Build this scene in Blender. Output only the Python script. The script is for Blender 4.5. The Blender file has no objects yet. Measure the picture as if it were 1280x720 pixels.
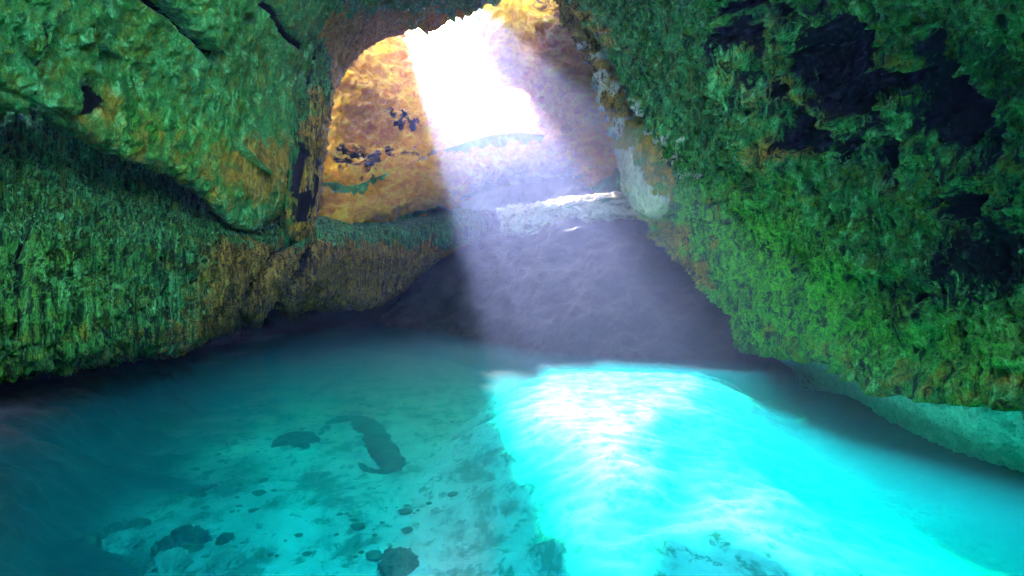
import bpy, math, random
import numpy as np

random.seed(7)
F, H = 763.0, 1.6                       # focal length in photo pixels, eye height over the water
SUN = np.array([-0.2228, 1.0, 0.6107])  # direction towards the sun
SUN /= np.linalg.norm(SUN)
C = bpy.context.scene.collection
Q = 1.0                                 # mesh fineness

# ------------------------------------------------------------------ noise
_rng = np.random.RandomState(3)
_perm = _rng.permutation(256); _perm = np.concatenate([_perm, _perm, _perm])
_grad = _rng.normal(size=(256, 3)); _grad /= np.linalg.norm(_grad, axis=1)[:, None]

def perlin(p):
    i = np.floor(p).astype(int); f = p - i; i &= 255
    u = f * f * f * (f * (f * 6 - 15) + 10)
    r = 0
    for dx in (0, 1):
        for dy in (0, 1):
            for dz in (0, 1):
                h = _perm[_perm[_perm[(i[:, 0] + dx) & 255] + ((i[:, 1] + dy) & 255)] + ((i[:, 2] + dz) & 255)]
                g = _grad[h]
                d = g[:, 0] * (f[:, 0] - dx) + g[:, 1] * (f[:, 1] - dy) + g[:, 2] * (f[:, 2] - dz)
                w = (u[:, 0] if dx else 1 - u[:, 0]) * (u[:, 1] if dy else 1 - u[:, 1]) * (u[:, 2] if dz else 1 - u[:, 2])
                r = r + d * w
    return r * 1.5

def fbm(p, s, octv=4, lac=2.1, gain=0.5, ridged=False):
    p = np.asarray(p) * s; a = 1; r = 0; t = 0
    for _ in range(octv):
        n = perlin(p)
        if ridged: n = 1 - 2 * np.abs(n) * 1.6
        r = r + a * n; t += a; a *= gain; p = p * lac + 17.3
    return r / t

def smooth(e0, e1, x):
    t = np.clip((x - e0) / (e1 - e0), 0, 1)
    return t * t * (3 - 2 * t)

# ------------------------------------------------------------------ geometry helpers
def W(px, py, Y):
    return ((px - 640) / F * Y, Y, H + (360 - py) / F * Y)

def scr(p):
    return 640 + p[:, 0] / p[:, 1].clip(0.3) * F, 360 - (p[:, 2] - H) / p[:, 1].clip(0.3) * F

def catmull(ctrl, n):
    k = ctrl.shape[0]
    e = np.concatenate([2 * ctrl[:1] - ctrl[1:2], ctrl, 2 * ctrl[-1:] - ctrl[-2:-1]])
    t = np.linspace(0, k - 1, n); i = np.minimum(t.astype(int), k - 2); f = t - i
    f = f.reshape((-1,) + (1,) * (ctrl.ndim - 1))
    a, b, c, d = e[i], e[i + 1], e[i + 2], e[i + 3]
    return 0.5 * (2 * b + (c - a) * f + (2 * a - 5 * b + 4 * c - d) * f ** 2 + (3 * b - a - 3 * c + d) * f ** 3)

def link(name, me, mat, parent=None):
    o = bpy.data.objects.new(name, me); C.objects.link(o)
    if mat: me.materials.append(mat)
    if parent: o.parent = parent
    return o

def tag(o, label=None, cat=None, group=None, kind=None):
    if label: o['label'] = label
    if cat: o['category'] = cat
    if group: o['group'] = group
    if kind: o['kind'] = kind
    return o

def mesh_np(name, co, quads, tint=None, tris=None):
    me = bpy.data.meshes.new(name)
    me.vertices.add(len(co)); me.vertices.foreach_set('co', np.asarray(co, np.float32).ravel())
    q = np.asarray(quads, np.int32).reshape(-1, 4)
    me.loops.add(q.size); me.loops.foreach_set('vertex_index', q.ravel())
    me.polygons.add(len(q))
    me.polygons.foreach_set('loop_start', np.arange(0, q.size, 4, dtype=np.int32))
    me.polygons.foreach_set('use_smooth', np.ones(len(q), bool))
    me.update(calc_edges=True); me.validate()
    if tint is not None:
        at = me.color_attributes.new('tint', 'FLOAT_COLOR', 'POINT')
        at.data.foreach_set('color', np.asarray(tint, np.float32).ravel())
    return me

def grid_quads(n, m, off=0, flip=False):
    i, j = np.meshgrid(np.arange(n - 1), np.arange(m - 1), indexing='ij')
    a = (i * m + j + off).ravel()
    q = np.stack([a, a + 1, a + m + 1, a + m], 1)
    return q[:, ::-1] if flip else q

def normals(P):
    du = np.gradient(P, axis=0); dv = np.gradient(P, axis=1)
    n = np.cross(dv, du); l = np.linalg.norm(n, axis=2, keepdims=True)
    return n / np.maximum(l, 1e-9)

def sheet(name, ctrl, n, m, disp, tint, mat, thick=1.2, into=(0, 6, 3), fix=None):
    """a rock body: a smooth net of points, refined, weathered by disp(), given a thick back; into = a point in the open air the face looks at"""
    c = np.array(ctrl, float); n, m = int(n * Q), int(m * Q)
    P = catmull(c, n)
    P = np.swapaxes(catmull(np.swapaxes(P, 0, 1), m), 0, 1)
    N = normals(P)
    mid = P[n // 2, m // 2]; 
    if np.dot(N[n // 2, m // 2], np.array(into) - mid) < 0: N = -N; flip = True
    else: flip = False
    base = P.reshape(-1, 3); nn = N.reshape(-1, 3)
    px, py = scr(base)
    d = disp(base, px, py, nn)
    front = base + nn * d[:, None]
    front = front.reshape(n, m, 3)
    # smoothed normals would be overkill; back is the undisplaced net pushed away
    st = max(2, n // 24); ii = np.unique(np.append(np.arange(0, n, st), n - 1)); jj = np.unique(np.append(np.arange(0, m, max(2, m // 24)), m - 1))
    PB = P - N * thick; back = PB[np.ix_(ii, jj)]
    co = [front.reshape(-1, 3), back.reshape(-1, 3)]
    qs = [grid_quads(n, m, 0, flip), grid_quads(len(ii), len(jj), n * m, not flip)]
    # skirt between the borders
    ring = [(i, 0) for i in range(n)] + [(n - 1, j) for j in range(1, m)] + [(i, m - 1) for i in range(n - 2, -1, -1)] + [(0, j) for j in range(m - 2, 0, -1)]
    ra = np.array([i * m + j for i, j in ring])
    rb = PB[[i for i, j in ring], [j for i, j in ring]]
    o2 = n * m + len(ii) * len(jj)
    co.append(rb); k = len(ring); a = np.arange(k); b = (a + 1) % k
    qs.append(np.stack([ra[a], ra[b], o2 + b, o2 + a], 1))
    co = np.concatenate(co)
    px, py = scr(base)
    T = np.zeros((len(co), 4)); T[:n * m] = tint(base, px, py)
    T[n * m:] = (0, 0, 0, 0)
    me = mesh_np(name, co, np.concatenate(qs), T)
    return link(name, me, mat)

def seg(px, py, pts):
    """pixel distance to a polyline (used to lay real grooves and ribs in the rock)"""
    best = np.full(px.shape, 1e9)
    for (x0, y0), (x1, y1) in zip(pts[:-1], pts[1:]):
        dx, dy = x1 - x0, y1 - y0
        t = np.clip(((px - x0) * dx + (py - y0) * dy) / (dx * dx + dy * dy), 0, 1)
        best = np.minimum(best, np.hypot(px - x0 - t * dx, py - y0 - t * dy))
    return best

def rock(p, amp=1.0, strand=1.0, fine=1.0):
    """weathered limestone relief, metres"""
    d = 0.30 * fbm(p, 0.45, 3) + 0.17 * fbm(p, 1.6, 3, ridged=True) + 0.075 * fbm(p, 5.0, 3, ridged=True) * fine
    q = p * np.array([1, 1, 0.22])
    return amp * d + strand * 0.075 * fbm(q, 6.5, 3, ridged=True)

# ------------------------------------------------------------------ materials
def nodes(name):
    m = bpy.data.materials.new(name); m.use_nodes = True
    nt = m.node_tree; nt.nodes.clear()
    return m, nt, nt.nodes, nt.links

def N(nd, t, **k):
    x = nd.new(t)
    for a, b in k.items():
        if a in x.inputs: x.inputs[a].default_value = b
        else: setattr(x, a, b)
    return x

def mixc(nd, lk, fac, a, b, blend='MIX'):
    x = nd.new('ShaderNodeMix'); x.data_type = 'RGBA'; x.blend_type = blend
    for s, v in ((0, fac), (6, a), (7, b)):
        if isinstance(v, (int, float)): x.inputs[s].default_value = v
        elif isinstance(v, tuple): x.inputs[s].default_value = (*v, 1)
        else: lk.new(v, x.inputs[s])
    return x.outputs[2]

def ramp(nd, lk, src, lo, hi):
    x = nd.new('ShaderNodeMapRange'); x.interpolation_type = 'SMOOTHSTEP'
    lk.new(src, x.inputs[0]); x.inputs[1].default_value = lo; x.inputs[2].default_value = hi
    return x.outputs[0]

def noise(nd, lk, vec, scale, detail=6, rough=0.6, dist=0.0):
    x = N(nd, 'ShaderNodeTexNoise', Scale=scale, Detail=detail, Roughness=rough, Distortion=dist)
    lk.new(vec, x.inputs['Vector']); return x.outputs['Fac']

def math_(nd, lk, op, a, b):
    x = nd.new('ShaderNodeMath'); x.operation = op
    for i, v in enumerate((a, b)):
        if isinstance(v, (int, float)): x.inputs[i].default_value = v
        else: lk.new(v, x.inputs[i])
    return x.outputs[0]

OCH = ((0.38, 0.19, 0.012), (0.64, 0.34, 0.02), (0.85, 0.52, 0.06))
def rock_material(name, strand_dir=(1, 1, 0.2), fine=26.0, bump=1.0, clump=5.0, gaps=(.9, .6, .4, .3), ochres=OCH):
    """tint attribute: R ochre rock, G painted shade and black stain, B pale limestone, A vivid fresh moss and painted bounce light"""
    m, nt, nd, lk = nodes(name)
    tc = nd.new('ShaderNodeTexCoord'); geo = tc.outputs['Object']
    mp = N(nd, 'ShaderNodeMapping'); mp.inputs['Scale'].default_value = strand_dir
    mp.inputs['Rotation'].default_value = (0.0, 0.25, 0.0)
    lk.new(geo, mp.inputs[0]); sv = mp.outputs[0]
    at = N(nd, 'ShaderNodeAttribute', attribute_name='tint')
    sp = nd.new('ShaderNodeSeparateColor'); lk.new(at.outputs['Color'], sp.inputs[0])
    ochre, stain_shade, pale = sp.outputs; vivid = at.outputs['Alpha']
    n_big = noise(nd, lk, geo, 0.7, 4); n_mid = noise(nd, lk, geo, 3.1, 6, 0.65, 0.6)
    n_fine = noise(nd, lk, geo, fine, 8, 0.75); n_str = noise(nd, lk, sv, 16, 7, 0.72, 0.5)
    n_fib = noise(nd, lk, sv, 60, 5, 0.7, 0.3)
    # moss: clumps and fibres with shade painted dark in the gaps between
    n_cl = noise(nd, lk, sv, clump, 9, 0.72, 1.1)
    g = mixc(nd, lk, ramp(nd, lk, n_big, .38, .62), (0.035, 0.24, 0.024), (0.065, 0.40, 0.085))
    g = mixc(nd, lk, ramp(nd, lk, n_mid, .42, .68), g, (0.17, 0.29, 0.012))
    g = mixc(nd, lk, ramp(nd, lk, n_cl, .50, .68), g, (0.26, 0.88, 0.29))
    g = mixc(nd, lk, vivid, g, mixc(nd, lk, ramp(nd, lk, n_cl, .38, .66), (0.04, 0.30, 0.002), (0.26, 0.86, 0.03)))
    o = mixc(nd, lk, ramp(nd, lk, n_mid, .35, .65), *ochres[:2])
    o = mixc(nd, lk, ramp(nd, lk, n_cl, .48, .66), o, ochres[2])
    om = ramp(nd, lk, math_(nd, lk, 'ADD', ochre, math_(nd, lk, 'MULTIPLY', math_(nd, lk, 'SUBTRACT', n_mid, 0.5), 1.2)), .25, .75)
    c = mixc(nd, lk, om, g, o)
    pm = ramp(nd, lk, math_(nd, lk, 'ADD', pale, math_(nd, lk, 'MULTIPLY', math_(nd, lk, 'SUBTRACT', n_cl, 0.5), 1.4)), .3, .7)
    c = mixc(nd, lk, pm, c, mixc(nd, lk, ramp(nd, lk, n_cl, .4, .6), (0.70, 0.60, 0.34), (0.93, 0.87, 0.66)))
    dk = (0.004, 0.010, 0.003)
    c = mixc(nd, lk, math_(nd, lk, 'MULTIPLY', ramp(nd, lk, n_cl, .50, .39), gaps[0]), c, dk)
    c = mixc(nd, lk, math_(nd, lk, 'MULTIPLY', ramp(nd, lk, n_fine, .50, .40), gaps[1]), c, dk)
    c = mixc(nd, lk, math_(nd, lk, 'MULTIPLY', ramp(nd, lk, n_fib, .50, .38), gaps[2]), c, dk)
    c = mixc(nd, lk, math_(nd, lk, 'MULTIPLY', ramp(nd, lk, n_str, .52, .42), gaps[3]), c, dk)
    sm = ramp(nd, lk, math_(nd, lk, 'ADD', stain_shade, math_(nd, lk, 'MULTIPLY', math_(nd, lk, 'SUBTRACT', 0.5, n_cl), 1.5)), .30, .55)
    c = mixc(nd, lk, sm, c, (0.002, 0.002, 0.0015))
    hgt = math_(nd, lk, 'ADD', math_(nd, lk, 'ADD', n_str, n_cl), math_(nd, lk, 'ADD', math_(nd, lk, 'MULTIPLY', n_fine, 0.5), math_(nd, lk, 'MULTIPLY', n_fib, .35)))
    bp = N(nd, 'ShaderNodeBump', Strength=bump, Distance=0.16); lk.new(hgt, bp.inputs['Height'])
    b = N(nd, 'ShaderNodeBsdfPrincipled', Roughness=0.72); b.inputs['Specular IOR Level'].default_value = 0.12
    lk.new(c, b.inputs['Base Color']); lk.new(bp.outputs[0], b.inputs['Normal'])
    out = nd.new('ShaderNodeOutputMaterial'); lk.new(b.outputs[0], out.inputs[0])
    return m

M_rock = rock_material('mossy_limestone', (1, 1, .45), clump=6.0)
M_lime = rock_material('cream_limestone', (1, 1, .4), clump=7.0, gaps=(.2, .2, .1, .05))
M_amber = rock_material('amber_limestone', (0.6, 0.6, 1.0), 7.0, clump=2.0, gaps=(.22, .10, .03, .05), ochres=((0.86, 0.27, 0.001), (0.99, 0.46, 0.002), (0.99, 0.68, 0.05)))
M_gloom = rock_material('gloom_brown_rock', (0.7, 0.7, 1.0), 7.0, clump=1.6, gaps=(.35, .3, .1, .1), ochres=((0.022, 0.018, 0.017), (0.036, 0.029, 0.026), (0.055, 0.045, 0.040)), bump=.7)  # back wall's gloom painted in as a near-black rock colour
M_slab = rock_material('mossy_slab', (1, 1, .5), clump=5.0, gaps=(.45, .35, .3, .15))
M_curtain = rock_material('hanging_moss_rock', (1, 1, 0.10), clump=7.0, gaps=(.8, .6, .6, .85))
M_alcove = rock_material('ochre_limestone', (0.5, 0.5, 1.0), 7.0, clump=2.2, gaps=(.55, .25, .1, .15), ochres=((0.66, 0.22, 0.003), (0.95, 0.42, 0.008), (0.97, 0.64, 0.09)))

def seabed_material():
    m, nt, nd, lk = nodes('pale_seabed')
    g = nd.new('ShaderNodeTexCoord').outputs['Object']
    mp = N(nd, 'ShaderNodeMapping'); mp.inputs['Scale'].default_value = (1, .6, 1); lk.new(g, mp.inputs[0]); g2 = mp.outputs[0]
    a = noise(nd, lk, g2, 1.6, 9, .68, .3); b_ = noise(nd, lk, g2, 6.0, 8, .7); c_ = noise(nd, lk, g, .5, 4)
    c = mixc(nd, lk, ramp(nd, lk, a, .35, .65), (0.34, 0.38, 0.31), (0.58, 0.61, 0.52))
    k = math_(nd, lk, 'MULTIPLY', ramp(nd, lk, b_, .47, .38), .8)
    c = mixc(nd, lk, k, c, (0.10, 0.13, 0.07))
    c = mixc(nd, lk, math_(nd, lk, 'MULTIPLY', ramp(nd, lk, a, .48, .39), .7), c, (0.09, 0.12, 0.07))
    at = N(nd, 'ShaderNodeAttribute', attribute_name='tint'); sp = nd.new('ShaderNodeSeparateColor'); lk.new(at.outputs['Color'], sp.inputs[0])
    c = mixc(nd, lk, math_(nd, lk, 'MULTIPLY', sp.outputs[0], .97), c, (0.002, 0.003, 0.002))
    bp = N(nd, 'ShaderNodeBump', Strength=.6, Distance=.06); lk.new(b_, bp.inputs['Height'])
    b = N(nd, 'ShaderNodeBsdfPrincipled', Roughness=.85); lk.new(c, b.inputs['Base Color']); lk.new(bp.outputs[0], b.inputs['Normal'])
    o = nd.new('ShaderNodeOutputMaterial'); lk.new(b.outputs[0], o.inputs[0]); return m

def weedy_rock_material(name, lo, hi):
    m, nt, nd, lk = nodes(name)
    g = nd.new('ShaderNodeTexCoord').outputs['Object']
    a = noise(nd, lk, g, 4, 8, .7, .4); b_ = noise(nd, lk, g, 17, 6, .7)
    c = mixc(nd, lk, ramp(nd, lk, a, .38, .64), lo, hi)
    bp = N(nd, 'ShaderNodeBump', Strength=.7, Distance=.05); lk.new(b_, bp.inputs['Height'])
    b = N(nd, 'ShaderNodeBsdfPrincipled', Roughness=.85); lk.new(c, b.inputs['Base Color']); lk.new(bp.outputs[0], b.inputs['Normal'])
    o = nd.new('ShaderNodeOutputMaterial'); lk.new(b.outputs[0], o.inputs[0]); return m

def water_material():
    m, nt, nd, lk = nodes('turquoise_water')
    g = nd.new('ShaderNodeTexCoord').outputs['Object']
    mp = N(nd, 'ShaderNodeMapping'); mp.inputs['Scale'].default_value = (.6, 1.2, 1); lk.new(g, mp.inputs[0])
    h = noise(nd, lk, mp.outputs[0], 3.5, 5, .6, .3)
    bp = N(nd, 'ShaderNodeBump', Strength=.12, Distance=.05); lk.new(h, bp.inputs['Height'])
    fr = N(nd, 'ShaderNodeFresnel', IOR=1.25); lk.new(bp.outputs[0], fr.inputs['Normal'])
    gl = N(nd, 'ShaderNodeBsdfGlossy', Roughness=.15); lk.new(bp.outputs[0], gl.inputs['Normal'])
    tr = N(nd, 'ShaderNodeBsdfTransparent')
    mx = nd.new('ShaderNodeMixShader'); 
    gb = nd.new('ShaderNodeNewGeometry')      # from below, let the light out again without total reflection
    fac = math_(nd, lk, 'MULTIPLY', math_(nd, lk, 'POWER', fr.outputs[0], 2.3), math_(nd, lk, 'SUBTRACT', 1.0, gb.outputs['Backfacing']))
    lk.new(fac, mx.inputs[0]); lk.new(tr.outputs[0], mx.inputs[1]); lk.new(gl.outputs[0], mx.inputs[2])
    ab = N(nd, 'ShaderNodeVolumeAbsorption', Density=WATER[0]); ab.inputs['Color'].default_value = WATER[1]
    sc = N(nd, 'ShaderNodeVolumeScatter', Density=WATER[2], Anisotropy=.3); sc.inputs['Color'].default_value = WATER[3]
    ad = nd.new('ShaderNodeAddShader'); lk.new(ab.outputs[0], ad.inputs[0]); lk.new(sc.outputs[0], ad.inputs[1])
    o = nd.new('ShaderNodeOutputMaterial'); lk.new(mx.outputs[0], o.inputs[0]); lk.new(ad.outputs[0], o.inputs['Volume']); return m

WATER = (1.9, (0.0, .925, .875, 1), .08, (.0, .74, 1.0, 1))
HAZE = (0.0025, (.42, .49, 1.0, 1), .65)

# ------------------------------------------------------------------ cave: wall on the right side
def rcol(pairs, Ys):
    return [W(x, y, Y) for (x, y), Y in zip(pairs, Ys)]
cols = []
cols.append([(9, 24, 14), (10, 22, 11), (10, 22, 8), (9, 20, 6), (8.5, 19, 4), (8, 18, 2.5), (7.5, 16, 1), (7, 15, .2), (7, 15, -1.6)])
cols.append(rcol([(690, -170), (700, -80), (712, 0), (752, 95), (782, 185), (815, 270), (868, 335), (932, 405), (968, 500)], [17, 17, 17, 16.6, 16, 15.2, 14.4, 13.6, 13.6]))
cols.append(rcol([(740, -170), (765, -80), (790, 0), (812, 95), (838, 185), (865, 270), (905, 335), (958, 410), (992, 505)], [14.5, 14.5, 14.5, 14.2, 14, 13.4, 12.8, 12.2, 12.4]))
cols.append(rcol([(840, -250), (870, -120), (895, 0), (905, 100), (925, 190), (945, 270), (975, 345), (1010, 420), (1040, 520)], [9.5, 9.8, 10, 10.6, 10.8, 10.6, 10.2, 10.0, 10.6]))
cols.append(rcol([(930, -300), (970, -150), (1000, 0), (1010, 100), (1025, 190), (1040, 275), (1060, 360), (1085, 440), (1110, 560)], [7.0, 7.2, 7.6, 8.3, 8.5, 8.4, 8.2, 8.0, 8.5]))
cols.append(rcol([(1050, -320), (1100, -160), (1130, 0), (1135, 105), (1145, 200), (1155, 290), (1165, 380), (1180, 470), (1200, 600)], [5.3, 5.5, 6.0, 6.6, 6.9, 6.9, 6.7, 6.5, 6.9]))
cols.append(rcol([(1220, -340), (1270, -170), (1290, 0), (1290, 110), (1290, 210), (1290, 300), (1290, 395), (1290, 495), (1300, 650)], [3.9, 4.1, 4.6, 5.2, 5.5, 5.6, 5.5, 5.3, 5.7]))
cols.append(rcol([(1500, -420), (1560, -200), (1580, 0), (1580, 120), (1580, 240), (1580, 340), (1580, 440), (1580, 560), (1580, 760)], [2.6, 2.8, 3.2, 3.6, 3.9, 4.0, 4.0, 3.9, 4.1]))
cols.append([(4.6, .3, 6.5), (5, .3, 5.5), (5.3, .3, 4.5), (5.3, .3, 3.8), (5.3, .3, 3), (5.3, .3, 2.2), (5.3, .3, 1.4), (5.3, .3, .5), (5.3, .3, -1.6)])
cols.append([(6.5, -2.5, 7), (7, -2.5, 6), (7, -2.5, 5), (7, -2.5, 4), (7, -2.5, 3), (7, -2.5, 2), (7, -2.5, 1), (7, -2.5, .2), (7, -2.5, -1.6)])

PITS = [(1035, 85, 42, 42, .9), (1062, 118, 30, 28, .8), (1175, 112, 38, 62, 1.15), (1198, 160, 24, 38, 1.0), (1045, 60, 40, 34, 1.1), (1110, 100, 30, 14, .6), (996, 160, 30, 32, .85), (1102, 200, 17, 34, .8),
        (1215, 260, 27, 24, .8), (912, 128, 20, 22, .75), (1010, 60, 22, 18, .6), (1140, 385, 12, 26, .6), (1100, 375, 7, 30, .45), (960, 8, 40, 16, .6), (1072, 35, 20, 14, .5),
        (1190, 330, 16, 14, .4), (1045, 190, 20, 16, .45), (1080, 150, 18, 14, .45), (1250, 170, 20, 30, .35), (930, 45, 18, 16, .4), (1205, 425, 8, 22, .35), (1165, 245, 12, 14, .4), (1260, 340, 10, 26, .4),
        (900, 275, 10, 24, .35), (1010, 225, 14, 10, .35), (965, 100, 10, 30, .4)]

def warp(p, px, py, a=16):
    return px + a * fbm(p, 1.7, 4) * 2, py + a * fbm(p + 31.7, 1.7, 4) * 2

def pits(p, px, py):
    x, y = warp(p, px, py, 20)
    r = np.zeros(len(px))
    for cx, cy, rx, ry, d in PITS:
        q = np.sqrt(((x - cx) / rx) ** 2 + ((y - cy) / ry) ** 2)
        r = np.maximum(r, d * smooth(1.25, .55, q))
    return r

def right_disp(p, px, py, nn):
    far = smooth(1000, 780, px)
    d = rock(p, 1.0, 1.1)
    # bedding undercut near the moss fringe, where the sea has cut it
    edge = np.interp(px, [940, 1000, 1050, 1130, 1200, 1280, 1600], [440, 448, 456, 488, 502, 508, 560])
    d = d + .22 * smooth(60, 0, edge - py) * smooth(0, 10, edge - py)
    d = d - .75 * smooth(-4, 14, py - edge)
    # long diagonal ribs coming down from the roof
    d = d + .35 * np.exp(-(seg(px, py, [(925, -60), (918, 60), (935, 140), (975, 215), (960, 240)]) / 13) ** 2)
    d = d - .35 * np.exp(-(seg(px, py, [(940, 0), (950, 90), (980, 150)]) / 16) ** 2)
    d = d + .40 * np.exp(-(seg(px, py, [(722, 0), (790, 90), (842, 180), (850, 235)]) / 9) ** 2)
    d = d - .40 * np.exp(-(seg(px, py, [(745, 60), (775, 120), (800, 190)]) / 12) ** 2)
    return d - pits(p, px, py) * 1.0

def right_tint(p, px, py):
    T = np.zeros((len(px), 4))
    x, y = warp(p, px, py, 22)
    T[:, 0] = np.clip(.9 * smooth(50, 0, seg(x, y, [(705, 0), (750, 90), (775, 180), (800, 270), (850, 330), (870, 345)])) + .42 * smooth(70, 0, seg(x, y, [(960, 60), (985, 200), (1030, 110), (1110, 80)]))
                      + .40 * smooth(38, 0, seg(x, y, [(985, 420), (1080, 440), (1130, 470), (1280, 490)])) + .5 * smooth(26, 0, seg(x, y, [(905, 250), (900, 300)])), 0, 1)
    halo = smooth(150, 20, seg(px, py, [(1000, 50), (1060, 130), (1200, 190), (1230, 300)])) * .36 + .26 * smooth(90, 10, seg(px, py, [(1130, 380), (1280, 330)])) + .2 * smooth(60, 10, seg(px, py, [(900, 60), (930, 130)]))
    T[:, 1] = np.clip(pits(p, px, py) * 1.15 + halo, 0, 1)  # hollows coloured black as they deepen
    T[:, 2] = .62 * smooth(20, 4, seg(x, y, [(745, 60), (790, 110), (835, 180), (848, 230)])) + .62 * smooth(16, 3, seg(x, y, [(738, 100), (762, 150), (782, 205)]))
    T[:, 3] = smooth(120, 20, seg(x, y, [(870, 300), (950, 330), (1010, 390)])) * .9 + .55 * smooth(70, 0, seg(x, y, [(1100, 420), (1280, 450)]))  # first term paints bounced light as brighter green
    return T

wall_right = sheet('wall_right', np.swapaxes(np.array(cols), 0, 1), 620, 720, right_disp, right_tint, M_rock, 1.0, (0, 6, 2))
tag(wall_right, 'bulging green mossy cave wall pitted with black hollows, right of the sunbeam', kind='structure')

# ------------------------------------------------------------------ upper slab on the left and roof
rows = []
#            px list per row
def row(pts): return [W(*p) for p in pts]
rows.append([(-12, -8, 7), (-8, -8, 7.5), (-5.5, -8, 8), (-4.4, -8, 8.4), (-3.2, -3, 9.2), (-1.5, 5.0, 10.2), (0.6, 5.8, 10.2), (3.0, 5, 9.4), (6.5, 0, 7.6), (10, -6, 6)])  # unseen roof edge, shaped to let in and narrow the fill light
rows.append([(-12, 0, 6.5), (-8, 1.0, 7.2), (-5.5, 2, 7.4), (-4.2, 2.5, 8.0), (-2.6, 5, 9.4), (-1, 7.0, 10.0), (.8, 7.6, 9.9), (3.2, 7, 9), (6.2, 4, 7.4), (9.5, 1, 6)])
rows.append(row([(-620, -120, 6), (-200, -200, 6.8), (20, -230, 7.4), (160, -240, 8.6), (260, -240, 10), (350, -240, 11.5), (500, -240, 13), (700, -260, 13), (900, -200, 12)]) + [(9, 12, 9)])
rows.append(row([(-640, -40, 6), (-200, -70, 6.8), (10, -80, 7.6), (140, -80, 9), (250, -80, 11), (360, -75, 13.5), (500, -70, 17), (660, -70, 18), (800, -60, 18)]) + [(9, 18, 12)])
rows.append(row([(-640, 30, 6), (-200, 20, 6.8), (0, 20, 7.6), (130, 20, 9.4), (250, 20, 11.6), (372, 10, 15), (500, 5, 21), (640, -18, 22), (780, -10, 22)]) + [(10, 22, 15)])
rows.append(row([(-640, 100, 6), (-200, 80, 6.8), (0, 75, 7.8), (125, 90, 9.8), (240, 110, 12), (352, 90, 15.5), (462, 44, 22), (594, -14, 25), (690, -60, 22.5)]) + [(10, 28, 20)])
rows.append(row([(-640, 160, 6.2), (-200, 120, 7.0), (0, 128, 8), (118, 170, 10), (240, 225, 12.6), (342, 262, 15.5), (452, 63, 23.5), (590, 8, 26.5), (690, -50, 24)]) + [(10, 29, 21)])
rows.append(row([(-640, 150, 9), (-200, 110, 9.5), (0, 112, 10), (118, 160, 12), (240, 215, 14.6), (345, 240, 18), (446, 40, 24.5), (596, -40, 27.5), (690, -100, 25)]) + [(10, 32, 25)])
roof_ctrl = np.array(rows)

def roof_disp(p, px, py, nn):
    d = rock(p, .55, .8)
    slab = smooth(420, 360, px)
    d = d + (.4 * smooth(-.1, .6, fbm(p, .7, 4)) + .5 * smooth(.1, .6, fbm(p * np.array([1, .4, .4]), 2.0, 2))) * smooth(470, 520, px) * smooth(30, -2, py - 18 - (600 - px) * .3) * smooth(20, 24, p[:, 1])
    x, y = px + 5 * fbm(p, 3, 3), py + 5 * fbm(p + 9, 3, 3)
    for pts, w, dep in [([(172, -60), (140, 50), (118, 110), (108, 150)], 8, .7), ([(180, -10), (225, 28), (268, 73)], 5, .6), ([(268, 73), (298, 40), (330, 0)], 5, .6),
                        ([(325, -10), (352, 38), (375, 60)], 4, .5), ([(100, 0), (60, 100), (40, 140)], 9, .22), ([(0, 110), (60, 140), (108, 152)], 5, .22),
                        ([(345, 95), (352, 140)], 4, .25), ([(215, 28), (238, 8)], 3, .15), ([(60, -30), (20, 60)], 8, .15)]:
        d = d - slab * dep * np.exp(-(seg(x, y, pts) / w) ** 2)
    # block between the two cracks stands a little lower
    inside = (np.clip((y - (x - 185) * .85) * -1 / 10, 0, 1)) * np.clip(((330 - x) * 1.2 - y) / 10, 0, 1) * (x > 185) * (y < 75)
    d = d + .10 * inside * slab
    return d

def roof_tint(p, px, py):
    x, y = warp(p, px, py, 12)
    T = np.zeros((len(px), 4))
    T[:, 0] = np.clip(1.0 * smooth(-12, 40, y - np.interp(x, [300, 400, 620], [200, 5, -8])) * smooth(385, 420, x) + .42 * smooth(90, 0, seg(x, y, [(120, 150), (260, 215), (350, 250)])) + .5 * smooth(60, 0, seg(x, y, [(320, 200), (370, 190)])), 0, 1)
    T[:, 1] = np.clip(.85 * smooth(11, 2, seg(x, y, [(172, -60), (140, 50), (118, 110), (108, 150)])) + .4 * smooth(24, 5, seg(x, y, [(60, 40), (50, 110)])), 0, 1)  # crack shade painted dark along the carved grooves
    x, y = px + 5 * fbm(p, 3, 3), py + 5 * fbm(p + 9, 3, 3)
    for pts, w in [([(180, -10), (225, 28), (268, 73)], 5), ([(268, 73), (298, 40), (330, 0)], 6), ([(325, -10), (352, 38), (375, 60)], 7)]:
        T[:, 1] = np.maximum(T[:, 1], .9 * smooth(w, w * .3, seg(x, y, pts)))  # same painted shade in the V cracks
    T[:, 3] = .35 * smooth(70, 10, seg(x, y, [(170, 170), (260, 200)]))
    return T

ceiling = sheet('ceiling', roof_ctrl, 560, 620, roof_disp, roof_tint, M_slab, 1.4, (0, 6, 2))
tag(ceiling, 'green mossy rock slab and cave roof, cracked into blocks, ending at the bright opening', kind='structure')

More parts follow.
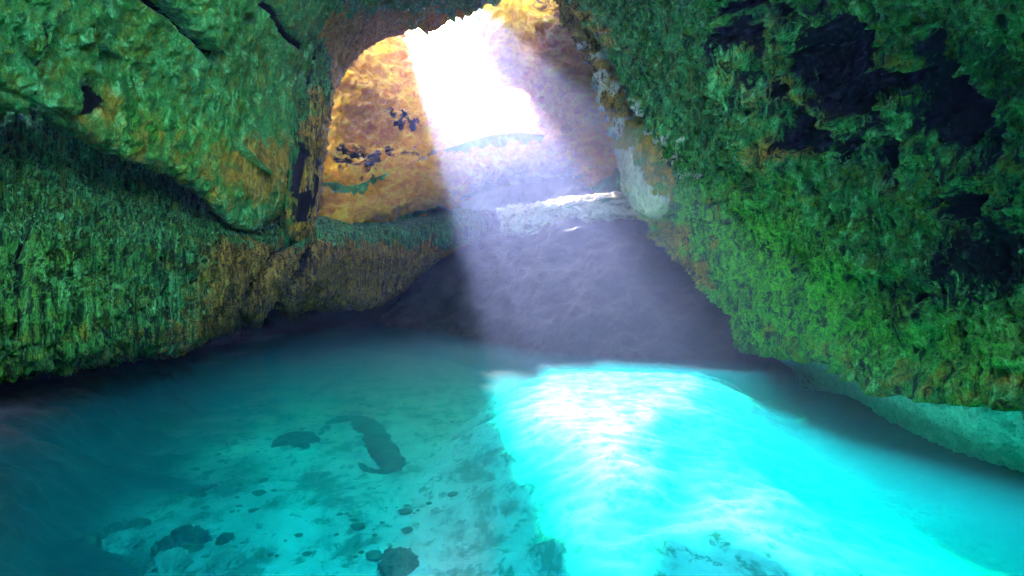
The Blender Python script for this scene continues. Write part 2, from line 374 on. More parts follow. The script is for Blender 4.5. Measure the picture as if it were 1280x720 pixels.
# ------------------------------------------------------------------ band of rock with the hanging moss, left
rows = []
rows.append([(-7.20, -6, 5.50), (-6.60, -2, 5.40), (-6.80, 1.6, 5.30), (-7.90, 3.9, 5.20)] + row([(-250, 60, 9.6), (0, 90, 10.6), (120, 130, 12.4), (220, 190, 14.5), (310, 225, 17), (385, 262, 20.0), (455, 268, 24), (530, 262, 27), (600, 262, 29), (660, 262, 43)]))  # four near columns, out of view, added to shade the left water
rows.append([(-6.60, -6, 4.30), (-6.00, -2, 4.20), (-6.20, 1.6, 4.10), (-7.30, 3.9, 4.00)] + row([(-250, 200, 9.0), (0, 200, 9.8), (120, 225, 11.6), (220, 248, 13.8), (310, 268, 16.4), (385, 272, 19.4), (455, 274, 23.5), (530, 268, 26.5), (600, 268, 28.5), (660, 268, 43)]))
rows.append([(-6.00, -6, 3.30), (-5.40, -2, 3.20), (-5.60, 1.6, 3.10), (-6.70, 3.9, 3.00)] + row([(-250, 285, 8.3), (0, 282, 9.0), (120, 284, 10.6), (220, 286, 12.8), (310, 290, 15.4), (385, 280, 17.8), (455, 282, 21.6), (530, 280, 24.6), (600, 276, 27), (660, 272, 43)]))
rows.append([(-5.60, -6, 2.70), (-5.00, -2, 2.60), (-5.20, 1.6, 2.50), (-6.30, 3.9, 2.40)] + row([(-250, 310, 7.2), (0, 302, 7.9), (120, 302, 9.5), (220, 302, 11.6), (310, 306, 14.2), (385, 296, 16.6), (455, 294, 20), (530, 288, 23.6), (600, 282, 26.5), (660, 278, 43)]))
rows.append([(-5.40, -6, 2.20), (-4.80, -2, 2.10), (-5.00, 1.6, 2.00), (-6.10, 3.9, 1.90)] + row([(-250, 360, 6.8), (0, 345, 7.6), (120, 345, 9.2), (220, 340, 11.2), (310, 336, 13.8), (385, 322, 16.4), (455, 316, 19.8), (530, 305, 23.4), (600, 290, 26.5), (660, 282, 43)]))
rows.append([(-5.60, -6, 1.60), (-5.00, -2, 1.50), (-5.20, 1.6, 1.40), (-6.30, 3.9, 1.30)] + row([(-250, 410, 6.6), (0, 400, 7.5), (120, 392, 9.0), (220, 382, 11.2), (310, 368, 14), (385, 350, 17), (460, 342, 20.4), (528, 325, 23.8), (592, 298, 26.8), (660, 286, 43)]))
rows.append([(-5.70, -6, 1.05), (-5.10, -2, 0.95), (-5.30, 1.6, 0.85), (-6.40, 3.9, 0.75)] + row([(-250, 470, 6.7), (0, 454, 7.7), (120, 443, 9.4), (225, 426, 11.8), (310, 400, 15), (388, 382, 18.8), (466, 380, 21.6), (520, 345, 24.8), (585, 304, 27.4), (660, 290, 43)]))
rows.append([(-7.00, -6, 0.90), (-6.40, -2, 0.80), (-6.60, 1.6, 0.70), (-7.70, 3.9, 0.60)] + row([(-250, 468, 8.8), (0, 450, 9.6), (120, 440, 11.4), (225, 422, 14.2), (315, 398, 17.4), (400, 382, 21), (470, 378, 25), (520, 345, 29.5), (585, 304, 33), (660, 290, 43)]))
rows.append([(-7.60, -6, -1.50), (-7.00, -2, -1.60), (-7.20, 1.6, -1.70), (-8.30, 3.9, -1.80)] + row([(-250, 500, 10), (0, 480, 11.5), (120, 470, 14), (235, 455, 17), (330, 440, 24), (405, 425, 31), (470, 415, 37), (530, 405, 41), (590, 400, 42), (660, 400, 43)]))
band_ctrl = np.array(rows)

GROOVES = [([(375, 285), (345, 320), (325, 355), (303, 395)], 8, .6), ([(398, 300), (385, 335), (362, 365), (340, 400)], 8, .6), ([(212, 320), (205, 395)], 7, .35), ([(168, 300), (165, 370)], 4, .25), ([(95, 290), (90, 400)], 5, .25), ([(28, 300), (20, 420)], 6, .3), ([(245, 330), (235, 400)], 4, .22),
           ([(60, 320), (58, 440)], 3.5, .2), ([(130, 320), (126, 430)], 3.5, .2)]
def band_disp(p, px, py, nn):
    near = smooth(420, 220, px)
    d = rock(p, .65, .5) + near * .15 * fbm(p * np.array([1, 1, .12]), 5.5, 3, ridged=True)
    x = px + 7 * fbm(p, 1.5, 4)
    for pts, w, dep in GROOVES:
        d = d - dep * np.exp(-(seg(x, py, pts) / w) ** 2)
    return d

def band_tint(p, px, py):
    x, y = warp(p, px, py, 12)
    T = np.zeros((len(px), 4))
    T[:, 0] = np.clip(smooth(170, 330, x) * smooth(292, 318, y) * 1.0 + .35 * smooth(350, 440, y) * smooth(-100, 100, x), 0, 1) * .95
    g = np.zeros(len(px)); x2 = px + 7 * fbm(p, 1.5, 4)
    for pts, w, dep in GROOVES: g = np.maximum(g, .75 * min(1, dep * 2.5) * smooth(w * 1.3, w * .2, seg(x2, py, pts)))  # groove shade painted into the colour
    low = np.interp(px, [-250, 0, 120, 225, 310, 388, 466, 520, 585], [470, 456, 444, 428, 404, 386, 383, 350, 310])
    g = np.maximum(g, smooth(-4, 8, py - low))  # undercut below the band painted black for its shade
    T[:, 1] = np.clip(g + .25 * smooth(60, 0, np.abs(y - 262)) * smooth(330, 240, x), 0, 1)  # recess under the slab darkened in colour for its shadow
    T[:, 3] = .35 * smooth(230, 60, x) * smooth(290, 320, y)
    return T
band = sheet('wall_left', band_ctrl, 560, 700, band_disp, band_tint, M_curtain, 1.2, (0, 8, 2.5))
tag(band, 'overhanging band of rock hung with a green moss curtain above the black undercut', kind='structure')

# ------------------------------------------------------------------ rib beside the crevice (thing: a rock pillar)
rows = [row([(340, -60, 17), (352, -60, 15.8), (385, -60, 14.6), (402, -60, 15.5), (426, -60, 19)]),
        row([(345, 20, 18.6), (362, 20, 18.2), (388, 20, 17.6), (402, 20, 18.2), (418, 20, 22)]),
        row([(345, 90, 18.8), (372, 90, 18.0), (392, 90, 17.2), (402, 90, 17.6), (414, 90, 22)]),
        row([(345, 160, 18.6), (362, 160, 17), (384, 160, 16.2), (396, 160, 17), (406, 160, 22)]),
        row([(340, 230, 18), (356, 230, 16.6), (376, 230, 15.8), (388, 230, 16.8), (398, 230, 21)]),
        row([(335, 290, 18), (352, 290, 16.6), (372, 290, 16), (384, 290, 17), (394, 290, 21)]),
        row([(335, 320, 19), (352, 320, 18.6), (372, 320, 18), (384, 320, 19), (394, 320, 22)])]
def rib_disp(p, px, py, nn):
    d = rock(p, .45, .8) + .12 * fbm(p * np.array([1, 1, .1]), 4, 3, ridged=True)
    return d - .7 * np.exp(-(seg(px, py, [(374, 190), (371, 275)]) / 5) ** 2) - .8 * np.exp(-(seg(px, py, [(378, 10), (372, 60), (362, 140)]) / 12) ** 2)
def rib_tint(p, px, py):
    x, y = warp(p, px, py, 8); T = np.zeros((len(px), 4))
    T[:, 0] = np.clip(smooth(372, 405, x + (y - 180) * .1) * smooth(20, 150, y) + .45 * smooth(120, 200, y), 0, 1)
    T[:, 1] = np.clip(smooth(10, 4, seg(x, y, [(374, 190), (371, 275)])) + smooth(30, 12, seg(x, y, [(385, 10), (372, 60), (362, 120)])), 0, 1)  # slot and crevice painted black for their shade
    return T
rib = sheet('rock_pillar', np.array(rows), 300, 160, rib_disp, rib_tint, M_curtain, .5, (0, 6, 2))
tag(rib, 'olive and ochre rock pillar between the black crevice and the bright orange alcove', 'rock pillar')

# ------------------------------------------------------------------ orange alcove wall and the slope up to the opening
rows = [row([(-900, -300, 15), (0, -260, 20), (250, -200, 24), (400, -30, 33), (455, -20, 36), (480, -10, 38), (490, -10, 40), (494, 20, 45), (494, 60, 50), (494, 70, 55)]),
        row([(-900, 0, 15), (0, 0, 19.5), (250, 0, 22), (400, 10, 29), (455, 10, 32), (488, 10, 34), (487, 20, 37), (489, 60, 41), (490, 90, 46), (498, 96, 52)]),
        row([(-900, 60, 15), (0, 60, 19.5), (250, 60, 22), (400, 62, 26), (450, 55, 29), (488, 62, 32), (497, 88, 36), (538, 94, 41), (612, 92, 44), (730, 88, 48)]),
        row([(-900, 120, 15), (0, 120, 19.5), (250, 120, 22), (402, 120, 24.2), (450, 115, 27), (490, 118, 30), (520, 116, 33.5), (560, 112, 37.5), (620, 106, 40), (730, 100, 43)]),
        row([(-900, 180, 15), (0, 180, 19.5), (250, 180, 22), (402, 175, 23), (450, 170, 25), (495, 166, 28), (530, 158, 30), (575, 152, 33), (630, 150, 36), (730, 148, 39)]),
        row([(-900, 230, 15), (0, 230, 19.5), (250, 230, 22), (400, 230, 21.8), (450, 225, 23.2), (498, 210, 25), (540, 192, 27.2), (590, 178, 30), (642, 172, 33), (730, 168, 37)]),
        row([(-900, 270, 15), (0, 270, 19.5), (250, 270, 22), (396, 268, 20.6), (450, 268, 21.2), (500, 250, 22.8), (548, 222, 25.2), (600, 202, 28), (665, 196, 30), (760, 210, 34)]),
        row([(-900, 310, 15), (0, 310, 20.5), (250, 310, 23), (392, 284, 21.2), (450, 286, 22.2), (505, 262, 23.6), (552, 236, 25.4), (605, 214, 28), (668, 206, 31), (760, 222, 36)]),
        row([(-900, 350, 18), (0, 350, 23), (250, 350, 25), (392, 300, 25), (450, 300, 26), (510, 274, 28), (560, 248, 31), (610, 222, 35), (670, 214, 38), (760, 232, 41)])]
def alc_disp(p, px, py, nn):
    q = p * np.array([.8, .8, 1.4])
    d = 1.1 * fbm(q, .30, 3) + .55 * fbm(q, .8, 4, ridged=True) + .22 * fbm(p, 2.6, 3, ridged=True) + .06 * fbm(p, 8, 2)
    d = d + 1.1 * smooth(-.1, .4, fbm(p * np.array([1.2, .8, 1.2]), 1.3, 4)) * smooth(480, 505, px) * smooth(130, 100, py)
    return d * .8
def alc_tint(p, px, py):
    x, y = warp(p, px, py, 10); T = np.zeros((len(px), 4))
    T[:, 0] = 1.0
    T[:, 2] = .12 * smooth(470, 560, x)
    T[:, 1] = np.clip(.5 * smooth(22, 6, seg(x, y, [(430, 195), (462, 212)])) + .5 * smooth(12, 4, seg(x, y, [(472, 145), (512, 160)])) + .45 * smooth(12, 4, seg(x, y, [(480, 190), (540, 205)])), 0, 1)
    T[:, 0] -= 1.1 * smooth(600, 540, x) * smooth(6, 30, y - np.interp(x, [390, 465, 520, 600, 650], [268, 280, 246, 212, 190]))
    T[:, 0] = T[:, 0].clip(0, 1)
    return T
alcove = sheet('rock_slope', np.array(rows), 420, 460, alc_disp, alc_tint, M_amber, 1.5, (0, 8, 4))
tag(alcove, 'glowing orange and cream alcove wall climbing to the overexposed opening', 'rock face')

# ------------------------------------------------------------------ orange buttress right of the opening
rows = [row([(660, -80, 48), (612, -80, 41), (590, -80, 37), (650, -80, 37), (705, -80, 35), (760, -100, 32), (900, -200, 28), (1500, -200, 25)]),
        row([(664, -40, 44), (615, -35, 37), (588, -30, 32), (650, -30, 33), (695, -30, 31), (740, -40, 28), (850, -60, 25), (1500, -40, 24)]),
        row([(690, 30, 44), (650, 30, 36), (618, 32, 31), (652, 30, 30.5), (690, 30, 28.5), (738, 30, 26), (850, 30, 24), (1500, 30, 24)]),
        row([(714, 90, 44), (684, 86, 36), (652, 85, 31), (668, 90, 29), (698, 90, 27), (745, 90, 25), (850, 90, 23.5), (1500, 90, 24)]),
        row([(724, 130, 43), (696, 130, 35.5), (670, 132, 31), (682, 140, 28), (710, 145, 25.5), (752, 150, 23.8), (850, 150, 23), (1500, 150, 24)]),
        row([(730, 155, 42), (712, 160, 35), (688, 170, 29), (702, 180, 26.5), (727, 192, 24.5), (768, 205, 23), (850, 210, 23), (1500, 210, 24)]),
        row([(734, 175, 41), (712, 184, 35), (696, 192, 29), (718, 210, 26.5), (742, 232, 24.8), (785, 258, 23.5), (850, 265, 24), (1500, 270, 24)]),
        row([(700, 185, 43), (700, 188, 38), (700, 198, 34), (732, 214, 31), (757, 238, 29), (800, 270, 28), (850, 300, 28), (1500, 330, 27)])]
def but_disp(p, px, py, nn):
    q = p * np.array([1, 1, .6])
    d = 1.3 * fbm(q, .28, 3) + .5 * fbm(q, .9, 4, ridged=True) + .2 * fbm(p, 2.8, 3, ridged=True) + .06 * fbm(p, 8, 2)
    x, y = px + 5 * fbm(p, .8, 3), py
    d = d - 1.2 * np.exp(-(seg(x, y, [(690, 20), (672, 60), (662, 110), (690, 160)]) / 8) ** 2) + .9 * np.exp(-(seg(x, y, [(640, 20), (630, 60), (645, 100)]) / 20) ** 2) + .9 * np.exp(-(seg(x, y, [(700, 50), (705, 100), (720, 130)]) / 18) ** 2)
    return d * .8
def but_tint(p, px, py):
    x, y = warp(p, px, py, 12); T = np.zeros((len(px), 4))
    T[:, 0] = np.clip(1.1 - .45 * smooth(-30, 40, y - np.interp(x, [640, 690, 750, 800], [150, 165, 190, 240])), 0, 1)
    T[:, 1] = np.clip(.35 * smooth(18, 4, seg(x, y, [(605, 12), (660, 5), (700, 15), (735, 60)])) + .4 * smooth(16, 3, seg(x, y, [(715, 120), (730, 160)])) * .4, 0, 1)
    T[:, 2] = .45 * smooth(660, 615, x) * smooth(0, 60, y)
    return T
butt = sheet('rock_buttress', np.array(rows), 380, 380, but_disp, but_tint, M_amber, 2.0, (0, 8, 4))
tag(butt, 'bulging amber rock buttress standing at the right edge of the white opening', 'rock buttress')

# ------------------------------------------------------------------ back wall in the gloom behind the beam
rows = [row([(-800, 200, 24), (0, 230, 28), (250, 250, 34), (450, 250, 37), (560, 150, 39), (650, 135, 41), (740, 140, 41), (860, 200, 38), (1100, 250, 30), (1700, 250, 28)]),
        row([(-800, 250, 25), (0, 270, 29), (250, 280, 35), (450, 270, 38), (560, 225, 38), (650, 215, 39), (740, 205, 38), (860, 230, 36), (1100, 270, 30), (1700, 280, 28)]),
        row([(-800, 300, 26), (0, 310, 30), (250, 310, 37), (450, 300, 39), (560, 280, 37), (650, 250, 31), (740, 230, 29), (860, 258, 28), (1100, 300, 28), (1700, 310, 28)]),
        row([(-800, 360, 27), (0, 350, 31), (250, 345, 38), (450, 335, 40), (560, 312, 31), (650, 286, 23.5), (740, 264, 20.5), (860, 280, 20), (1100, 300, 20), (1700, 350, 22)]),
        row([(-800, 400, 27), (0, 390, 31), (250, 370, 37), (450, 362, 35), (560, 340, 25.5), (650, 324, 19.8), (740, 318, 17.6), (860, 320, 17), (1100, 330, 17), (1700, 350, 18)]),
        row([(-800, 430, 27), (0, 430, 31), (250, 390, 35), (450, 402, 29.5), (560, 414, 22.2), (650, 433, 16.8), (740, 443, 14.8), (860, 450, 13.8), (1100, 450, 13.8), (1700, 450, 15)]),
        row([(-800, 480, 27), (0, 460, 31), (250, 440, 35), (450, 440, 29), (560, 450, 22), (650, 480, 16.6), (740, 490, 14.6), (860, 500, 13.6), (1100, 500, 13.6), (1700, 500, 15)])]
def bw_disp(p, px, py, nn):
    k = np.interp(p[:, 1], [14, 30], [.35, 1])
    return k * (1.2 * fbm(p, .25, 3) + .4 * fbm(p, .8, 4, ridged=True) + .15 * fbm(p, 2.8, 3))
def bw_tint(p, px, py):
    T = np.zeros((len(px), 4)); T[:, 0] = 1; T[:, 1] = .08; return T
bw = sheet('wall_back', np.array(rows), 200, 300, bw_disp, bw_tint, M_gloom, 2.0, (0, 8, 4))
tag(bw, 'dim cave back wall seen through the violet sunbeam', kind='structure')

# added unseen rock behind the viewer: blocks side light, leaving the roof gap overhead
rows = [[(-14, -4, 9), (-7, -6, 8), (0, -7, 7.5), (6, -6, 7.5), (12, -3, 8)], [(-13, -3, 6), (-7, -5, 6), (0, -6, 6), (6, -5, 6), (10, -2, 6)],
        [(-13, -3, 3), (-7, -5, 3.5), (0, -6, 3.5), (6, -5, 3), (10, -2, 3)], [(-13, -3, -2), (-7, -5, -2), (0, -6, -2), (6, -5, -2), (10, -2, -2)]]
front = sheet('wall_blocker', np.array(rows, float), 120, 160, lambda p, px, py, n: rock(p), lambda p, px, py: np.zeros((len(px), 4)), M_rock, 1.2, (0, 0, 2))
tag(front, 'added mossy rock behind the viewer, unseen, blocking light from the mouth', kind='structure')

# pale ledge crossing the gloom behind the beam
rows = [row([(620, 262, 23.4), (650, 258, 22.3), (690, 250, 21.6), (730, 246, 20.9), (768, 244, 20.2), (800, 250, 20.3)]),
        row([(622, 268, 22.7), (650, 266, 21.3), (690, 258, 20.5), (730, 252, 19.8), (768, 250, 19.2), (800, 256, 19.8)]),
        row([(626, 280, 22.4), (650, 280, 21.0), (690, 276, 20.2), (730, 270, 19.5), (768, 266, 18.9), (800, 266, 19.8)]),
        row([(628, 290, 22.6), (650, 292, 21.2), (690, 286, 20.4), (730, 278, 19.7), (768, 272, 19.2), (800, 272, 19.8)]),
        row([(630, 292, 23.8), (650, 296, 23.1), (690, 290, 22.6), (730, 282, 22.1), (768, 276, 21.7), (800, 276, 21.3)])]
ledge = sheet('rock_ledge', np.array(rows), 120, 200, lambda p, px, py, n: .25 * fbm(p, .8, 4) + .12 * fbm(p, 3, 3, ridged=True), lambda p, px, py: np.tile((.2, 0, .95, 0), (len(px), 1)), M_alcove, .6, (0, 8, 4))
tag(ledge, 'pale horizontal rock ledge showing dimly through the middle of the sunbeam', 'rock ledge')

# white outcrop on the corner of the right wall
def outcrop(name, ctrl, label, tint, disp, n=200, m=120):
    o = sheet(name, np.array(ctrl), n, m, disp, tint, M_lime, .5, (0, 6, 2)); tag(o, label, 'rock outcrop'); return o
rows = [row([(770, 165, 16.1), (788, 150, 15.1), (807, 140, 14.7), (828, 135, 14.6), (842, 140, 14.9)]),
        row([(772, 190, 15.8), (786, 185, 14.3), (807, 178, 13.9), (832, 172, 13.8), (851, 178, 14.6)]),
        row([(776, 215, 15.3), (788, 214, 13.9), (810, 210, 13.6), (835, 205, 13.6), (851, 208, 14.3)]),
        row([(783, 240, 14.9), (793, 242, 13.7), (813, 243, 13.2), (834, 235, 13.3), (848, 232, 14.1)]),
        row([(795, 262, 14.8), (802, 266, 13.6), (816, 267, 13.2), (830, 254, 13.2), (841, 246, 13.9)]),
        row([(802, 274, 15.3), (807, 277, 14.6), (818, 277, 14.2), (828, 264, 14.2), (839, 254, 14.9)])]
def oc_t(p, px, py):
    x, y = warp(p, px, py, 8); T = np.zeros((len(px), 4))
    T[:, 2] = np.clip(.16 + 1.0 * smooth(20, 6, seg(x, y, [(783, 200), (800, 250), (828, 262)])) + .45 * smooth(9, 2, seg(x, y, [(850, 150), (852, 230)])), 0, 1); T[:, 0] = .55
    return T
outcrop('limestone_outcrop', rows, 'cream white limestone outcrop on the corner of the mossy wall beside the beam', oc_t, lambda p, px, py, n: .18 * fbm(p, 1.4, 3) + .10 * fbm(p * np.array([1, 1, .3]), 6, 3, ridged=True))

# rock shelf at the waterline, right
tpx = [940, 975, 1010, 1050, 1100, 1150, 1215, 1290, 1420, 1700]
tpy = [432, 440, 444, 450, 466, 484, 498, 506, 540, 620]
wpy = [446, 452, 462, 477, 503, 529, 557, 582, 640, 760]
rows = []
def wl(py): return 1221.0 / (py - 360)
rows.append([W(x + 10, y - 14, wl(w) + 1.0) for x, y, w in zip(tpx, tpy, wpy)])
rows.append([W(x, y - 4, wl(w) + .42) for x, y, w in zip(tpx, tpy, wpy)])
rows.append([W(x, (y * .62 + w * .38), wl(w) + .12) for x, y, w in zip(tpx, tpy, wpy)])
wpy = [w - .10 * (w - 440) for w in wpy]
rows.append([W(x, w, wl(w)) for x, y, w in zip(tpx, tpy, wpy)])
rows.append([(W(x, w, wl(w) + .5)[0], wl(w) + .5, -.35) for x, y, w in zip(tpx, tpy, wpy)])
rows.append([(W(x, w, wl(w) + .9)[0], wl(w) + .9, -1.5) for x, y, w in zip(tpx, tpy, wpy)])
def shelf_material():
    m, nt, nd, lk = nodes('wet_grey_rock')
    g = nd.new('ShaderNodeTexCoord').outputs['Object']
    a = noise(nd, lk, g, 5, 8, .7, .4); b_ = noise(nd, lk, g, 34, 6, .75)
    c = mixc(nd, lk, ramp(nd, lk, a, .35, .65), (0.18, 0.42, 0.40), (0.34, 0.62, 0.58))
    c = mixc(nd, lk, math_(nd, lk, 'MULTIPLY', ramp(nd, lk, b_, .48, .38), .6), c, (0.02, 0.05, 0.045))
    bp = N(nd, 'ShaderNodeBump', Strength=.7, Distance=.05); lk.new(b_, bp.inputs['Height'])
    b = N(nd, 'ShaderNodeBsdfPrincipled', Roughness=.5); lk.new(c, b.inputs['Base Color']); lk.new(bp.outputs[0], b.inputs['Normal'])
    o = nd.new('ShaderNodeOutputMaterial'); lk.new(b.outputs[0], o.inputs[0]); return m
shelf = sheet('rock_shelf', np.array(rows), 140, 420, lambda p, px, py, n: .10 * fbm(p, 1.2, 3) + .05 * fbm(p, 5, 4, ridged=True), lambda p, px, py: np.zeros((len(px), 4)), shelf_material(), .4, (0, 6, 1))
tag(shelf, 'smooth teal grey rock shelf along the waterline under the mossy wall', 'rock shelf')

# ------------------------------------------------------------------ seabed, water, haze
def bed_z(x, y):
    return -0.80 - 0.45 * smooth(6.5, 17, y) - .8 * smooth(3, -4, y)
xs = np.concatenate([np.linspace(-120, -14, 20), np.linspace(-13.5, 8.5, 300), np.linspace(9, 120, 20)])
ys = np.concatenate([np.linspace(-120, 0, 20), np.linspace(.3, 16, 300), np.linspace(16.5, 45, 60), np.linspace(48, 120, 6)])
def poly_depth(x, y, poly):
    """signed distance, positive inside"""
    ins = np.zeros(len(x), bool); d = np.full(len(x), 1e9)
    for (x0, y0), (x1, y1) in zip(poly, poly[1:] + poly[:1]):
        t = np.clip(((x - x0) * (x1 - x0) + (y - y0) * (y1 - y0)) / ((x1 - x0) ** 2 + (y1 - y0) ** 2), 0, 1)
        d = np.minimum(d, np.hypot(x - x0 - t * (x1 - x0), y - y0 - t * (y1 - y0)))
        c = ((y0 > y) != (y1 > y)) & (x < (x1 - x0) * (y - y0) / (y1 - y0 + 1e-12) + x0); ins ^= c
    return np.where(ins, d, -d)
BANKS = [[(-.6, 9), (-.2, 12), (.6, 15), (5.2, 14), (4.9, 10), (4.2, 7), (3.6, 5), (3.2, 3.2), (.6, 3.4), (.2, 5)],
         [(-.35, 8.9), (0, 11.5), (.6, 14.5), (4.6, 14), (4.1, 11), (3.3, 9.2), (2.2, 6.9), (1.35, 5.3), (.75, 5.3), (.45, 6.7)],
         [(1.75, 5.9), (2.5, 6.3), (2.75, 5.6), (2.4, 4.7), (2.0, 4.1), (1.5, 4.1), (1.45, 4.9)]]
X, Y = np.meshgrid(xs, ys, indexing='ij'); p = np.stack([X.ravel(), Y.ravel(), 0 * X.ravel()], 1)
Z = bed_z(p[:, 0], p[:, 1]) + .10 * fbm(p, .5, 3) + .05 * fbm(p, 2.3, 4, ridged=True) + .012 * fbm(p, 9, 3)
wx = p[:, 0] + .5 * fbm(p, 1.1, 4); wy = p[:, 1] + .6 * fbm(p + 5, .9, 3)
for poly, top in zip(BANKS, (-.72, -.17, -.27)):
    k = smooth(-1.0, .8, poly_depth(wx, wy * .45, [(a, b * .45) for a, b in poly])); Z = Z * (1 - k) + k * (top + .035 * fbm(p * np.array([1, 1.6, 1]), 2.2, 4, ridged=True))
mg = fbm(p, .9, 4) * 1.6
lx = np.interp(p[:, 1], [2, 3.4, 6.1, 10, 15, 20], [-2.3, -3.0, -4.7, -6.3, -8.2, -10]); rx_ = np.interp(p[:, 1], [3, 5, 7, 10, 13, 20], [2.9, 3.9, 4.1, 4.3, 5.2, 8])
T = np.zeros((len(p), 4)); T[:, 0] = np.maximum(smooth(2.6, .4, p[:, 0] - lx + mg * .8), smooth(-.9, .6, p[:, 0] - rx_ + mg * .4))  # pool margins painted near black for the shade along the walls
edge = smooth(1.0, -1.4, p[:, 0] - lx + mg * .7); Z = Z * (1 - edge) + edge * (.10 + .06 * fbm(p, 2, 4))  # bed raised so the painted dark margin stays black
redge = smooth(.1, 1.6, p[:, 0] - rx_); Z = Z * (1 - redge) + redge * np.maximum(Z, -.3)
trough = np.exp(-(((wx - 1.75) * .87 - (wy - 6.6) * .32) / .30) ** 2) * smooth(4.6, 5.4, wy) * smooth(9.5, 8.2, wy)
Z = Z - .10 * trough; T[:, 0] = np.maximum(T[:, 0], .5 * trough)  # dark gap between the sun patches, mostly painted into the bed colour
p[:, 2] = Z
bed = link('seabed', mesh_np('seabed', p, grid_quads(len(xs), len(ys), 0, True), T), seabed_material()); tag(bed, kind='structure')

def box_mesh(name, lo, hi):
    v = [(x, y, z) for z in (lo[2], hi[2]) for x, y in ((lo[0], lo[1]), (hi[0], lo[1]), (hi[0], hi[1]), (lo[0], hi[1]))]
    f = [(0, 3, 2, 1), (4, 5, 6, 7), (0, 1, 5, 4), (1, 2, 6, 5), (2, 3, 7, 6), (3, 0, 4, 7)]
    me = bpy.data.meshes.new(name); me.from_pydata(v, [], f); me.update(); return me
water = link('water', box_mesh('water', (-119, -119, -3.2), (119, 119, 0)), water_material()); tag(water, kind='structure')

m, nt, nd, lk = nodes('sea_air')
pv = N(nd, 'ShaderNodeVolumePrincipled', Density=HAZE[0], Anisotropy=HAZE[2]); pv.inputs['Color'].default_value = HAZE[1]
out = nd.new('ShaderNodeOutputMaterial'); lk.new(pv.outputs[0], out.inputs['Volume'])
haze = link('haze', box_mesh('haze', (-124, -124, -4.5), (124, 124, 36)), m); tag(haze, kind='stuff')

# ------------------------------------------------------------------ submerged rocks
from mathutils import Vector
import bmesh
M_dark = weedy_rock_material('weed_covered_stone', (0.010, 0.018, 0.010), (0.085, 0.12, 0.07))
M_mid = weedy_rock_material('olive_stone', (0.03, 0.05, 0.03), (0.13, 0.15, 0.09))
M_pale = weedy_rock_material('pale_stone', (0.14, 0.18, 0.14), (0.28, 0.32, 0.25))
def bed_point(px, py):
    Y = 6.0
    for _ in range(20): Y = (H - float(bed_z(0, Y))) * F / (py - 360)
    return np.array([(px - 640) / F * Y, Y, float(bed_z(0, Y))])
def stone(name, px, py, w, h, mat, label, height=.5, seed=0, cat='rock', group=None, rot=0.0):
    c = bed_point(px, py); w *= .82; h *= .82; rx = w / F * c[1] / 2; ry = h / (H - c[2]) * c[1] ** 2 / F / 2
    bm = bmesh.new(); bmesh.ops.create_icosphere(bm, subdivisions=5, radius=1)
    co = np.array([v.co[:] for v in bm.verts]); s = co * np.array([1, 1, 1]) + seed * 3.7
    r = 1 + .40 * fbm(s, .9, 3) + .26 * fbm(s, 2.6, 5, ridged=True)
    rr = min(rx, ry); q = co * r[:, None] * np.array([rx, min(ry, rx * 1.3), rr * height * 1.25])
    if rot: q[:, :2] = q[:, :2] @ np.array([[math.cos(rot), math.sin(rot)], [-math.sin(rot), math.cos(rot)]])
    for v, k in zip(bm.verts, q): v.co = k
    for f in bm.faces: f.smooth = True
    me = bpy.data.meshes.new(name); bm.to_mesh(me); bm.free()
    o = link(name, me, mat); o.location = (c[0], c[1], c[2] + rr * height * .15)
    tag(o, label, cat, group); return o
G = 'stones lying on the pool bed'
stone('submerged_rock', 370, 556, 62, 24, M_dark, 'flat dark oval rock under the water, just left of the curved dark reef', .35, 1, group=G)
stone('submerged_rock', 211, 690, 40, 40, M_dark, 'black rounded boulder under water between two pale stones near the shaded corner', .8, 2, group=G)
stone('submerged_rock', 237, 684, 50, 40, M_dark, 'largest black boulder in the cluster under the shallow dark water', .8, 3, group=G)
stone('submerged_rock', 281, 679, 26, 18, M_dark, 'small black stone at the right end of the boulder cluster', .7, 4, group=G)
stone('submerged_rock', 108, 694, 48, 36, M_dark, 'dark boulder with a ragged outline at the left end of the cluster', .8, 5, group=G)
stone('submerged_rock', 150, 688, 46, 42, M_pale, 'pale green boulder sitting between two black ones', .8, 6, group=G)
stone('submerged_rock', 210, 716, 54, 32, M_pale, 'pale stone below the black boulders at the picture edge', .8, 7, group=G)
stone('submerged_rock', 283, 710, 46, 30, M_pale, 'pale stone under the small black one, at the bottom edge', .7, 8, group=G)
stone('submerged_rock', 172, 660, 30, 20, M_mid, 'olive stone above the row of boulders, dim in the shade', .6, 9, group=G)
stone('submerged_rock', 142, 662, 20, 14, M_dark, 'little dark stone left of the olive one above the boulders', .6, 10, group=G)
stone('submerged_rock', 496, 712, 54, 36, M_mid, 'dark domed boulder cut by the bottom edge, on the bright sand', .7, 11, group=G)
stone('submerged_rock', 681, 648, 20, 14, M_mid, 'small olive stone alone on bright sand below the white sunlit patch', .6, 12, group=G)
stone('submerged_rock', 690, 680, 44, 16, M_dark, 'low dark stone on bright green sand, widest of the stones beneath the sun patch', .5, 13, group=G)
stone('submerged_rock', 764, 692, 26, 9, M_mid, 'thin flat olive stone right of the low dark stone', .5, 14, group=G)
stone('submerged_rock', 702, 694, 24, 10, M_mid, 'slim stone touching the lower side of the low dark stone', .5, 15, group=G)
stone('submerged_rock', 1044, 690, 40, 62, M_mid, 'soft olive mound alone under the bright cyan water on the right', .3, 16, group=G, rot=-.35)
stone('submerged_rock', 40, 668, 30, 18, M_mid, 'dim stone in the darkest corner of the pool', .6, 17, group=G)
stone('submerged_rock', 800, 706, 30, 10, M_mid, 'flat olive stone at the bottom edge below the gap in the light', .4, 18, group=G)

